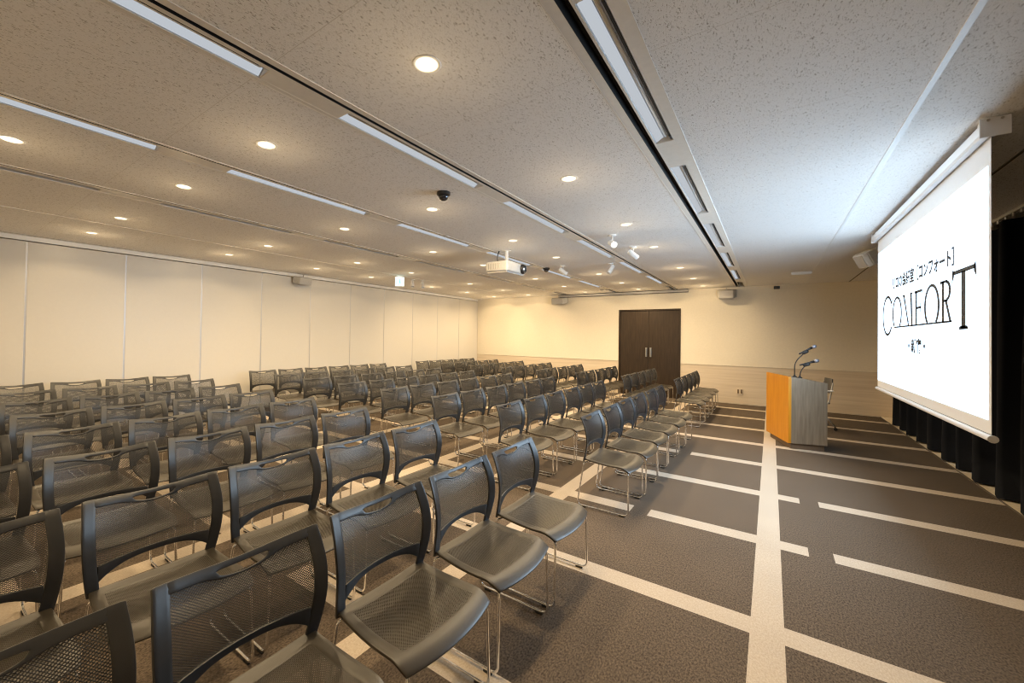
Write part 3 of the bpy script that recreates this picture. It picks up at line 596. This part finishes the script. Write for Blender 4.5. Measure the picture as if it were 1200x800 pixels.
SH = ([(3.601,0.279),(3.5,0.237),(3.399,0.279),(3.357,0.38),(3.399,0.481),(3.5,0.523),(3.601,0.481),(3.643,0.38),(2.562,0.814),(2.576,0.784),(2.955,0.784),(2.955,0.566),(2.81,0.566),(2.81,0.651),(2.192,0.651),(2.192,0.549),(2.05,0.549),(2.05,0.784),(2.411,0.784),(2.416,0.774),(2.379,0.847),(2.523,0.886),(2.543,0.47),(2.545,0.479),(2.312,0.479),(2.312,0.615),(2.968,0.615),(2.968,0.479),(2.695,0.479),(2.685,0.447),(2.917,0.447),(2.917,-0.11),(2.773,-0.11),(2.773,-0.058),(2.493,-0.058),(2.493,-0.115),(2.353,-0.115),(2.353,0.447),(2.537,0.447),(2.773,0.076),(2.773,0.134),(2.493,0.134),(2.493,0.076),(2.773,0.314),(2.493,0.314),(2.493,0.265),(2.773,0.265),(2.328,0.514),(2.287,0.444),(2.287,-0.114),(2.147,-0.114),(2.147,0.262),(2.156,0.273),(2.075,0.194),(2.032,0.259),(1.988,0.314),(2.138,0.475),(2.252,0.673),(2.385,0.63),(1.49,0.174),(1.539,0.07),(1.427,0.002),(1.376,0.114),(1.313,0.227),(1.424,0.285),(1.181,0.1),(1.102,-0.019),(1.049,0.022),(0.993,0.059),(1.066,0.162),(1.115,0.275),(1.243,0.243),(1.995,0.751),(1.791,0.692),(1.657,0.666),(1.657,0.536),(1.992,0.536),(1.992,0.398),(1.882,0.398),(1.882,-0.109),(1.741,-0.109),(1.741,0.398),(1.657,0.398),(1.657,0.399),(1.639,0.152),(1.532,-0.13),(1.469,-0.073),(1.419,-0.038),(1.505,0.19),(1.519,0.401),(1.519,0.772),(1.716,0.811),(1.874,0.86),(1.342,0.805),(1.358,0.769),(1.537,0.769),(1.537,0.638),(1.027,0.638),(1.027,0.769),(1.206,0.769),(1.207,0.767),(1.164,0.85),(1.299,0.883),(1.451,0.565),(1.442,0.541),(1.553,0.541),(1.553,0.409),(1.354,0.409),(1.354,0.373),(1.541,0.373),(1.541,0.239),(1.354,0.239),(1.354,0.014),(1.345,-0.04),(1.307,-0.078),(1.251,-0.091),(1.158,-0.094),(1.144,-0.038),(1.11,0.04),(1.209,0.038),(1.234,0.039),(1.22,0.035),(1.217,0.022),(1.217,0.239),(1.016,0.239),(1.016,0.373),(1.217,0.373),(1.217,0.409),(1.012,0.409),(1.012,0.541),(1.299,0.541),(1.32,0.598),(1.354,0.707),(1.492,0.677),(1.247,0.603),(1.27,0.501),(1.139,0.464),(1.119,0.568),(1.082,0.676),(1.208,0.705),(0.601,0.279),(0.5,0.237),(0.399,0.279),(0.357,0.38),(0.399,0.481),(0.5,0.523),(0.601,0.481),(0.643,0.38)],[(4,6,5),(3,6,4),(3,7,6),(2,7,3),(2,0,7),(1,0,2),(20,8,21),(19,18,20),(18,8,20),(18,9,8),(16,14,17),(14,18,17),(14,57,18),(57,9,18),(57,10,9),(57,13,10),(13,11,10),(14,56,57),(58,13,57),(16,56,14),(56,15,14),(58,12,13),(47,12,58),(24,47,25),(47,26,25),(47,27,26),(56,15,16),(48,24,47),(24,27,47),(48,23,24),(48,22,23),(48,37,22),(37,38,22),(48,36,37),(49,36,48),(45,43,44),(45,46,43),(53,51,52),(53,50,51),(42,40,41),(42,39,40),(35,33,34),(35,32,33),(101,93,102),(91,72,92),(100,99,101),(99,93,101),(90,72,91),(99,94,93),(89,95,90),(95,72,90),(97,99,98),(97,138,99),(138,94,99),(138,139,94),(139,95,94),(139,132,95),(132,133,95),(133,89,95),(89,96,95),(139,131,132),(134,131,139),(103,89,133),(97,137,138),(137,134,97),(134,96,97),(134,103,96),(103,89,96),(137,135,134),(103,131,134),(130,103,131),(136,135,137),(130,104,103),(128,130,129),(128,104,130),(128,105,104),(128,106,105),(127,106,128),(126,107,127),(107,106,127),(126,108,107),(84,82,83),(84,81,82),(84,80,81),(124,126,125),(124,108,126),(124,70,108),(70,109,108),(70,64,109),(64,110,109),(70,63,64),(59,110,64),(124,69,70),(71,63,70),(65,63,71),(69,123,124),(69,65,123),(65,122,123),(112,62,111),(62,110,111),(62,59,110),(65,62,63),(62,60,59),(68,65,69),(85,80,84),(65,112,62),(112,61,62),(68,118,65),(118,66,65),(122,121,65),(121,120,65),(120,112,65),(67,118,68),(67,66,118),(117,119,118),(119,112,120),(117,112,119),(117,113,112),(116,113,117),(116,114,113),(116,115,114),(144,146,145),(143,146,144),(143,147,146),(142,147,143),(142,140,147),(141,140,142)])
k = (5.872-4.155)/(13.30-.207)
slide_mesh('slide_subtitle', JP[0], [f for f in JP[1] if JP[0][f[0]][0] < 6.15], lambda x, y: on_slide(5.872-(x-.207)*k, 2.036+y*k*.97))
slide_mesh('slide_bracket_text', JP[0], [f for f in JP[1] if JP[0][f[0]][0] >= 6.15], lambda x, y: on_slide(5.872-(x-.207)*k, 2.036+y*k*.97))
k2 = .365/2.4
slide_mesh('slide_place_name', SH[0], SH[1], lambda x, y: on_slide(5.045-(x-2.0)*k2, 1.428+y*k2*.80))
# COMFORT in thin high-contrast roman capitals: quads (left-to-right coordinate u measured from y=6.4)
LQ = []
def quad(*p, grow=.0062):
    cu_, cb_ = sum(q[0] for q in p)/4, sum(q[1] for q in p)/4
    LQ.append(tuple((q[0]+(grow if q[0] > cu_ else -grow), q[1]+(grow*.6 if q[1] > cb_ else -grow*.6)) for q in p))
def ring(cu, cb, ru, rb, tu, tb, a0, a1, n=40):
    tu *= 1.45; tb *= 2.0
    """elliptical stroke, thicker at the sides (tu) than at top and bottom (tb)"""
    for i in range(n):
        a, b_ = a0+(a1-a0)*i/n, a0+(a1-a0)*(i+1)/n
        def P(t, s):
            return (cu+(ru-(tu if s else 0))*math.cos(t), cb+(rb-(tb if s else 0))*math.sin(t))
        quad(P(a, 0), P(b_, 0), P(b_, 1), P(a, 1), grow=0)
U = lambda y: 6.40-y
BL = 1.650
# C: tall, dropping below the base line
ring(U(6.10), 1.777, .232, .207, .026, .012, math.radians(38), math.radians(322), 48)
quad((U(5.915), 1.868), (U(5.903), 1.93), (U(5.915), 1.93), (U(5.935), 1.875))
# first O, cut by the base line
ring(U(5.702), 1.780, .182, .165, .024, .010, math.radians(-52), math.radians(232), 44)
# M
quad((U(5.475), 1.932), (U(5.420), 1.932), (U(5.420), 1.926), (U(5.475), 1.926))
quad((U(5.455), 1.93), (U(5.418), 1.93), (U(5.275), BL), (U(5.305), BL))
quad((U(5.440), 1.93), (U(5.433), 1.93), (U(5.470), BL), (U(5.478), BL))
quad((U(5.215), 1.932), (U(5.208), 1.92), (U(5.300), BL), (U(5.292), BL))
quad((U(5.218), 1.932), (U(5.188), 1.932), (U(5.160), BL), (U(5.192), BL))
quad((U(5.220), 1.932), (U(5.170), 1.932), (U(5.170), 1.926), (U(5.220), 1.926))
# F
quad((U(5.055), 1.93), (U(5.028), 1.93), (U(5.028), BL), (U(5.055), BL))
quad((U(5.080), 1.932), (U(4.880), 1.932), (U(4.880), 1.920), (U(5.080), 1.920))
quad((U(4.884), 1.932), (U(4.876), 1.932), (U(4.868), 1.880), (U(4.872), 1.880))
quad((U(5.03), 1.796), (U(4.915), 1.796), (U(4.915), 1.786), (U(5.03), 1.786))
quad((U(4.918), 1.825), (U(4.910), 1.825), (U(4.910), 1.757), (U(4.918), 1.757))
# second O
ring(U(4.632), 1.780, .186, .168, .028, .010, math.radians(-52), math.radians(232), 44)
# R
quad((U(4.390), 1.935), (U(4.355), 1.935), (U(4.355), BL), (U(4.390), BL))
quad((U(4.425), 1.937), (U(4.290), 1.937), (U(4.290), 1.927), (U(4.425), 1.927))
ring(U(4.300), 1.865, .088, .072, .026, .010, math.radians(-90), math.radians(90), 20)
quad((U(4.356), 1.803), (U(4.290), 1.803), (U(4.290), 1.793), (U(4.356), 1.793))
quad((U(4.325), 1.797), (U(4.288), 1.797), (U(4.205), BL), (U(4.245), BL))
# T: larger, heavier, above the line
quad((U(4.012), 1.958), (U(3.955), 1.958), (U(3.955), 1.600), (U(4.012), 1.600))
quad((U(4.165), 1.975), (U(3.800), 1.975), (U(3.800), 1.957), (U(4.165), 1.957))
quad((U(4.175), 1.985), (U(4.160), 1.975), (U(4.160), 1.945), (U(4.186), 1.905))
quad((U(3.808), 1.975), (U(3.793), 1.990), (U(3.780), 1.905), (U(3.808), 1.945))
quad((U(4.050), 1.604), (U(3.915), 1.604), (U(3.915), 1.594), (U(4.050), 1.594))
quad((U(4.030), 1.610), (U(3.937), 1.610), (U(3.925), 1.603), (U(4.042), 1.603))
quad((U(5.810), BL+.002), (U(4.200), BL+.002), (U(4.200), BL-.003), (U(5.810), BL-.003))
vv = [p for q in LQ for p in q]; ff = [tuple(range(4*i, 4*i+4)) for i in range(len(LQ))]
slide_mesh('slide_title', vv, ff, lambda u, b_: on_slide(6.40-u, b_))

# ------------------------------------------------------------------ curtain and its rail
bm = bmesh.new(); random.seed(3)
pts = []; y = 1.2
while y < 11.1:
    w = random.uniform(.34, .66)
    a = random.uniform(.75, 1.1)
    pts += [(1.955-.02*a, y), (1.79, y+.03), (1.768-.01*a, y+.05), (1.775, y+w*.30), (1.85, y+w*.62), (1.93, y+w*.85)]
    y += w
zs = [.022, .3, .8, 1.4, 2.0, 2.45, 2.66, 2.70]
grid = []
for i, (x, yy) in enumerate(pts):
    col = []
    for z in zs:
        f = 1-.45*(z/2.7); xx = 1.85+(x-1.85)*f+.006*math.sin(i*1.7+z*2.1)
        col.append(bm.verts.new((xx, yy+.01*math.sin(z*1.3+i), z+(.004*math.sin(i*2.3) if z < .1 else 0))))
    grid.append(col)
for i in range(len(grid)-1):
    for j in range(len(zs)-1): bm.faces.new([grid[i][j], grid[i+1][j], grid[i+1][j+1], grid[i][j+1]])
bmesh.ops.solidify(bm, geom=bm.faces[:], thickness=.004)
cur = obj('curtain', bm, M['curtain'], smooth=True)
tag(cur, 'floor-length black pleated curtain along the wall behind the screen', 'curtain')
cr = thing('curtain_rail', 'grey ceiling rail carrying the black curtain', 'rail', (1.82, 6.0, CZ))
bm = bmesh.new(); box(bm, -.014, .014, -4.9, 5.5, -.026, 0, .003); obj('rail', bm, M['grey_plastic'], cr)
hk = None
for i in range(64):
    if hk is None:
        bm = bmesh.new(); box(bm, -.004, .004, -.018, .018, -.058, -.026, .002); hk = obj('rail_hook', bm, M['white_plastic'], cr); hk.location = (0, -4.8, 0)
    else:
        c = hk.copy(); COL.objects.link(c); c.location = (0, -4.8+.16*i, 0); c.parent = cr

# ------------------------------------------------------------------ lectern, turned towards the rows
lec = thing('lectern', 'lectern with orange wooden front and grey-brown sides, standing beside the beige floor stripe', 'lectern', (.209, 7.354, 0), (0, 0, math.radians(18)))
W, Dp = .80, .435       # local: front face along +y from the near corner, depth along +x
bm = bmesh.new(); box(bm, .03, Dp-.02, .03, W-.03, 0, .08); obj('plinth', bm, M['plinth'], lec)
def slanted(x0, x1, yy0, yy1, zb, zt0, zt1, mat, name, parent=lec):
    bm = bmesh.new(); prism(bm, [(x0, yy0), (x1, yy0), (x1, yy1), (x0, yy1)], zb, 0, z1s=[zt0, zt1, zt1, zt0])
    return obj(name, bm, mat, parent)
zt = lambda x: 1.005-.075*x/Dp
slanted(0.02, Dp, 0, .022, .08, zt(.02)-.018, zt(Dp)-.018, M['lectern_side'], 'side_panel')
slanted(0.02, Dp, W-.022, W, .08, zt(.02)-.018, zt(Dp)-.018, M['lectern_side'], 'side_panel')
slanted(-.012, .02, -.006, W+.006, .08, zt(0), zt(.02), M['lectern_front'], 'front_panel')
slanted(.0205, .026, -.004, W+.004, .08, zt(.02)-.018, zt(.026)-.018, M['lectern_edge'], 'edge_band')
bm = bmesh.new(); prism(bm, [(.02, 0), (Dp+.005, 0), (Dp+.005, W), (.02, W)], 0, 0, z1s=[zt(.02), zt(Dp), zt(Dp), zt(.02)])
for v in bm.verts:
    if v.co.z == 0: v.co.z = zt(v.co.x)-.018
obj('top', bm, M['lectern_side'], lec)
bm = bmesh.new(); box(bm, .05, Dp-.03, .022, W-.022, .62, .64); obj('shelf', bm, M['lectern_side'], lec)
def mic(label, base, pts, hd):
    t = thing('gooseneck_microphone', label, 'microphone', base, group='microphones on the lectern')
    B = Vector(base)
    loc = [Vector(p)-B for p in pts]
    bm = bmesh.new(); lathe(bm, [(.030, -.002), (.030, .008), (.014, .016), (.010, .03)], 20); obj('base', bm, M['black_plastic'], t, smooth=False)
    cur_ = rounded([Vector((0, 0, .02))]+loc[1:], .12, 8)
    bm = bmesh.new(); tube(bm, cur_, .0065, 10); obj('gooseneck', bm, M['black_plastic'], t, smooth=True)
    e = cur_[-1]; d = Vector(hd).normalized()
    bm = bmesh.new(); lathe(bm, [(.012, -.03), (.019, -.015), (.019, .035), (.013, .05)], 14, aim(e, d)); obj('clip', bm, M['black_plastic'], t, smooth=True)
    bm = bmesh.new(); lathe(bm, [(.009, -.075), (.011, -.06), (.013, .05), (.017, .10)], 16, aim(e+Vector((0, 0, .022)), d)); b_ = obj('handle', bm, M['black_plastic'], t, smooth=True)
    bm = bmesh.new()
    lathe(bm, [(.017, .10), (.024, .108), (.0265, .122), (.0245, .138), (.017, .150), (.006, .155)], 18, aim(e+Vector((0, 0, .022)), d)); obj('grille', bm, M['mic_head'], t, smooth=True)
mic('taller black gooseneck microphone on the lectern with silver ball grille', (.275, 7.60, .985), [(.275, 7.60, .985), (.275, 7.60, 1.20), (.385, 7.61, 1.335)], (.75, .05, .50))
mic('shorter black gooseneck microphone on the lectern', (.335, 7.62, .976), [(.335, 7.62, .976), (.345, 7.62, 1.08), (.400, 7.63, 1.160)], (.85, .05, .32))

# ------------------------------------------------------------------ caster chair behind the lectern
oc = thing('caster_chair', 'black nesting chair on casters, half hidden behind the lectern', 'chair', (.60, 9.55, 0), (0, 0, math.radians(190)))
bm = bmesh.new(); grid_sheet(bm, lin(-.21, .21, 8), lin(.60, .86, 6), lambda y, z: Vector((-.19-.10*(z-.6)-.03*(1-(y/.21)**2), y*(1-.25*max(0, (z-.72)/.14)**2*.4), z)))
ob = obj('backrest', bm, M['back'], oc); finish(ob, .018, .005)
bm = bmesh.new(); grid_sheet(bm, lin(-.21, .21, 8), lin(-.18, .22, 8), lambda y, x: Vector((x, y*(1-.12*max(0, x/.22)**2), .44+.012*(y/.21)**2-.02*max(0, (x-.12)/.1)**2)))
ob = obj('seat', bm, M['back'], oc); finish(ob, .03, .008)
for s in (-1, 1):
    bm = bmesh.new(); tube(bm, rounded([(-.215, s*.215, .80), (-.16, s*.225, .46), (.23, s*.23, .07)], .06), .011, 10)
    lg = obj('leg', bm, M['grey_plastic'], oc, smooth=True)
    bm = bmesh.new(); tube(bm, rounded([(.10, s*.225, .42), (-.10, s*.23, .25), (-.24, s*.235, .07)], .05), .011, 10); l2 = obj('leg', bm, M['grey_plastic'], oc, smooth=True)
    for x, L_ in ((.23, lg), (-.24, l2)):
        bm = bmesh.new(); tube(bm, [(x-.005, s*.23-.012, .026), (x-.005, s*.23+.012, .026)], .026, 16); tube(bm, [(x, s*.23, .03), (x, s*.23, .075)], .009, 8)
        obj('caster', bm, M['black_plastic'], L_)
    bm = bmesh.new(); box(bm, -.22, .08, s*.245-.02, s*.245+.02, .655, .675, .008); obj('armrest', bm, M['white_plastic'], oc)
    bm = bmesh.new(); tube(bm, [(-.02, s*.235, .66), (-.06, s*.225, .45)], .010, 8); obj('arm_post', bm, M['grey_plastic'], oc)

# ------------------------------------------------------------------ ceiling projector
pj = thing('ceiling_projector', 'large white projector hung from the ceiling above the rows', 'projector', (-3.12, 5.24, CZ))
bm = bmesh.new(); box(bm, -.20, .17, -.26, .28, -.335, -.185, .03, seg=3); body = obj('body', bm, M['white_plastic'], pj); smooth_angle(body, 30)
bm = bmesh.new(); box(bm, -.18, .14, -.24, .26, -.350, -.336, .004); obj('underside_plate', bm, M['alu'], pj)
bm = bmesh.new()
for k in range(7): box(bm, -.15+k*.03, -.138+k*.03, -.263, -.258, -.30, -.22)
obj('vent_grille', bm, M['grey_plastic'], body)
bm = bmesh.new(); lathe(bm, [(.072, 0), (.072, .02), (.062, .045), (.050, .048), (.048, .02)], 28, aim((.165, .17, -.26), (1, 0, 0)), caps=False)
ln = obj('lens_ring', bm, M['black_plastic'], pj, smooth=True)
bm = bmesh.new(); lathe(bm, [(.0005, .034), (.03, .030), (.049, .018)], 28, aim((.165, .17, -.26), (1, 0, 0))); obj('lens', bm, M['lens'], ln, smooth=True)
bm = bmesh.new(); lathe(bm, [(.0005, .0365), (.016, .0355)], 20, aim((.165, .17, -.26), (1, 0, 0))); obj('lens_glow', bm, M['lens_lit'], ln)
bm = bmesh.new(); tube(bm, [(0, 0, -.16), (0, 0, 0)], .024, 18); lathe(bm, [(.065, -.006), (.065, 0)], 24); obj('mount_pole', bm, M['white_metal'], pj)
bm = bmesh.new(); box(bm, -.10, .10, -.10, .10, -.185, -.165, .003); obj('mount_plate', bm, M['white_metal'], pj)
bm = bmesh.new(); tube(bm, rounded([(-.12, -.05, -.19), (-.12, -.07, -.08), (-.10, -.05, 0)], .05), .008, 8); obj('cable', bm, M['black_plastic'], pj, smooth=True)

# ------------------------------------------------------------------ dome cameras, detectors, small ceiling fittings
def dome(label, loc, s=1.0):
    t = thing('dome_camera', label, 'camera', loc, group='black dome cameras on the ceiling')
    bm = bmesh.new(); lathe(bm, [(.060*s, 0), (.060*s, -.022*s), (.050*s, -.028*s)], 24); obj('base_ring', bm, M['black_plastic'], t)
    bm = bmesh.new(); lathe(bm, [(.046*s, -.028*s), (.044*s, -.045*s), (.034*s, -.062*s), (.018*s, -.071*s), (.002*s, -.074*s)], 24); obj('dome', bm, M['lens'], t, smooth=True)
dome('black dome camera on the ceiling between the two nearest light channels', (-2.32, 2.80, CZ))
dome('small black dome camera on the ceiling beyond the projector', (-3.29, 6.93, CZ), 1.0)
def box_speaker(label, loc, rot, w=.30, d=.16, hgt=.19):
    t = thing('wall_speaker', label, 'speaker', loc, rot, group='small loudspeakers at ceiling height')
    bm = bmesh.new(); prism(bm, [(0, -w/2), (d, -w*.36), (d, w*.36), (0, w/2)], -hgt, 0); bmesh.ops.bevel(bm, geom=bm.edges[:], offset=.008, segments=2, affect='EDGES')
    b_ = obj('cabinet', bm, M['grey_plastic'], t)
    bm = bmesh.new(); box(bm, d+.0, d+.006, -w*.33, w*.33, -hgt+.012, -.012, .002); obj('grille', bm, M['grey_plastic'], t)
    bm = bmesh.new(); tube(bm, [(.05, 0, -.01), (.05, 0, .05)], .012, 10); obj('bracket', bm, M['grey_plastic'], t)
box_speaker('pale loudspeaker hung at the head of the partition wall', (LX+.08, 5.0, 2.70), (0, math.radians(12), 0), .40, .17, .15)
box_speaker('pale loudspeaker high on the far wall, left of the door', (-5.05, FY-.12, 2.68), (0, math.radians(12), -PI/2), .50, .2, .17)
box_speaker('pale loudspeaker high on the far wall, right of the door', (-.85, FY-.06, 2.70), (0, math.radians(12), -PI/2), .40, .2, .19)
t = thing('bracket_speaker', 'white tilted loudspeaker on an arm behind the screen top', 'speaker', (1.03, 7.62, 2.62), (math.radians(0), math.radians(28), math.radians(-150)))
bm = bmesh.new(); prism(bm, [(-.09, -.085), (.05, -.11), (.10, -.08), (.10, .08), (.05, .11), (-.09, .085)], -.10, .09); bmesh.ops.bevel(bm, geom=bm.edges[:], offset=.012, segments=2, affect='EDGES'); obj('cabinet', bm, M['white_plastic'], t)
bm = bmesh.new(); box(bm, .10, .106, -.07, .07, -.085, .075, .002); obj('grille', bm, M['grey_plastic'], t)
bm = bmesh.new(); tube(bm, rounded([(-.09, 0, .02), (-.20, 0, .10), (-.32, -.0, .09)], .04), .010, 8); obj('arm', bm, M['white_metal'], t)
t = thing('ceiling_fixture', 'slim white emergency light fixed to the ceiling near the far right', 'light fitting', (.44, 9.69, CZ))
bm = bmesh.new(); box(bm, -.15, .15, -.04, .04, -.045, 0, .008); obj('body', bm, M['white_metal'], t)
bm = bmesh.new(); box(bm, -.13, .13, -.03, .03, -.050, -.044, .003); obj('cover', bm, M['white_plastic'], t)
t = thing('bullet_camera', 'small black camera on a stalk under the ceiling by the far wall', 'camera', (.10, 11.50, CZ))
bm = bmesh.new(); tube(bm, [(0, 0, -.05), (0, 0, 0)], .008, 10); obj('stalk', bm, M['white_metal'], t)
bm = bmesh.new(); box(bm, -.055, .055, -.07, .07, -.11, -.05, .012); obj('body', bm, M['black_plastic'], t)
bm = bmesh.new(); lathe(bm, [(.020, 0), (.020, .012)], 16, aim((0, -.069, -.08), (0, -1, 0))); obj('lens', bm, M['lens'], t)
t = thing('smoke_detector', 'small round detector on the ceiling near the far wall', 'detector', (-3.52, 10.72, CZ))
bm = bmesh.new(); lathe(bm, [(.05, 0), (.05, -.012), (.035, -.030), (.002, -.034)], 24); obj('cover', bm, M['grey_plastic'], t, smooth=False)
t = thing('wall_outlet', 'brown-slotted power outlet low on the far wall', 'outlet', (-.58, FY-.006, .30))
bm = bmesh.new(); box(bm, -.06, .06, -.008, .006, -.065, .065, .003); obj('plate', bm, M['wainscot'], t)
for x in (-.032, .032):
    bm = bmesh.new(); box(bm, x-.014, x+.014, -.011, -.006, -.045, .045, .002); obj('slot', bm, M['outlet'], t)
# exit sign
t = thing('exit_sign', 'lit white and green running-man exit sign hung from the ceiling', 'sign', (-6.38, 6.28, CZ), (0, 0, math.radians(42)))
t.scale = (.86, .86, .95)
bm = bmesh.new(); box(bm, -.115, .115, -.018, .018, -.235, -.02, .006); hs_ = obj('sign_case', bm, M['white_plastic'], t)
bm = bmesh.new(); box(bm, -.105, .105, -.0200, -.0185, -.225, -.030); fc = obj('sign_face', bm, M['exit'], t)
bm = bmesh.new()      # door frame and running figure
for q in (((-.085, -.215), (-.073, -.215), (-.073, -.045), (-.085, -.045)), ((.04, -.215), (.085, -.215), (.085, -.205), (.04, -.205)), ((.075, -.205), (.085, -.205), (.085, -.045), (.075, -.045)), ((-.073, -.055), (.075, -.055), (.075, -.045), (-.073, -.045)),
          ((-.015, -.098), (.012, -.090), (.025, -.140), (-.004, -.147)), ((-.004, -.140), (.018, -.145), (-.010, -.205), (-.028, -.200)), ((.004, -.140), (.025, -.135), (.055, -.170), (.045, -.185)), ((-.050, -.118), (-.015, -.095), (-.012, -.107), (-.045, -.130)), ((.012, -.090), (.045, -.115), (.040, -.125), (.010, -.105))):
    vs = [bm.verts.new((p[0], -.0206, p[1])) for p in q]; bm.faces.new(vs)
vs = [bm.verts.new((.008+.014*math.cos(a), -.0206, -.077+.014*math.sin(a))) for a in [2*PI*i/14 for i in range(14)]]; bm.faces.new(vs)
obj('pictogram', bm, M['exit_green'], fc)
bm = bmesh.new(); box(bm, -.06, .06, -.02, .02, -.02, 0, .003); obj('hanger', bm, M['white_metal'], t)

# ------------------------------------------------------------------ track spotlights
def spot(label, loc, d, lit=None):
    t = thing('ceiling_spotlight', label, 'spotlight', loc, group='white ceiling spotlights')
    bm = bmesh.new(); lathe(bm, [(.045, 0), (.045, -.014), (.012, -.018)], 20); tube(bm, [(0, 0, -.07), (0, 0, -.015)], .007, 8); obj('mount', bm, M['white_metal'], t)
    d = Vector(d).normalized(); c = Vector((0, 0, -.105))
    bm = bmesh.new(); lathe(bm, [(.020, -.085), (.034, -.075), (.038, .06), (.040, .075), (.036, .075), (.034, .055)], 22, aim(c, d), caps=False)
    lathe(bm, [(.001, -.086), (.020, -.085)], 22, aim(c, d), caps=False); obj('head', bm, M['white_metal'], t, smooth=True)
    bm = bmesh.new(); lathe(bm, [(.0005, .058), (.034, .058)], 20, aim(c, d), caps=False); obj('lamp', bm, M[lit or 'tube'], t)
    if lit:
        l = add_light('SPOT', 'spot_lamp_light', tuple(c+d*.09), 60, (1, .88, .70), spot_size=math.radians(95), spot_blend=.8, shadow_soft_size=.03)
        l.parent = t; l.rotation_euler = d.to_track_quat('-Z', 'Y').to_euler()
    return t
spot('glaring white spotlight on the ceiling, aimed at the camera side', (-1.56, 5.12, CZ), (.55, -.80, -.40), 'star')
spot('white ceiling spotlight just beyond the glaring one', (-1.53, 5.95, CZ), (.55, .75, -.55))
spot('white ceiling spotlight left of the second light channel', (-2.17, 7.05, CZ), (-.3, -.3, -.7))
spot('white ceiling spotlight between the projector and far wall', (-2.93, 6.85, CZ), (.6, .4, -.5))
spot('first of the two grey spotlights beside the exit sign', (-6.50, 6.80, CZ), (.3, -.2, -.8))
spot('second of the two grey spotlights beside the exit sign, right-hand one', (-6.42, 7.05, CZ), (.35, -.2, -.8))

# ------------------------------------------------------------------ camera, world, view
R_, U_, D_ = Vector((0.8037792, 0.5947316, 0.0152711)), Vector((-0.004695, -0.0193269, 0.9998022)), Vector((-0.5949091, 0.8036919, 0.0127423))
cam = bpy.data.cameras.new('camera'); co = bpy.data.objects.new('camera', cam); COL.objects.link(co); S.camera = co
cam.sensor_fit = 'HORIZONTAL'; cam.sensor_width = 36; cam.lens = 485.8818/1200*36
cam.shift_x = 0.046845; cam.shift_y = -0.010531; cam.clip_start = .05
mw = Matrix((( R_[0], U_[0], -D_[0], 0), (R_[1], U_[1], -D_[1], 0), (R_[2], U_[2], -D_[2], 1.5), (0, 0, 0, 1)))
co.matrix_world = mw
w = bpy.data.worlds.new('world'); S.world = w; w.use_nodes = True
w.node_tree.nodes['Background'].inputs[0].default_value = (0, 0, 0, 1); w.node_tree.nodes['Background'].inputs[1].default_value = 0
S.view_settings.view_transform = 'Standard'; S.view_settings.look = 'None'
S.view_settings.exposure = 0.5; S.view_settings.gamma = 1.0; S.view_settings.use_curve_mapping = False
S.cycles.use_denoising = True; S.cycles.filter_width = 1.05
S.cycles.max_bounces = 8; S.cycles.diffuse_bounces = 6; S.cycles.glossy_bounces = 4
S.cycles.sample_clamp_indirect = 6.0; S.cycles.sample_clamp_direct = 1.5
S.cycles.caustics_reflective = False; S.cycles.caustics_refractive = False
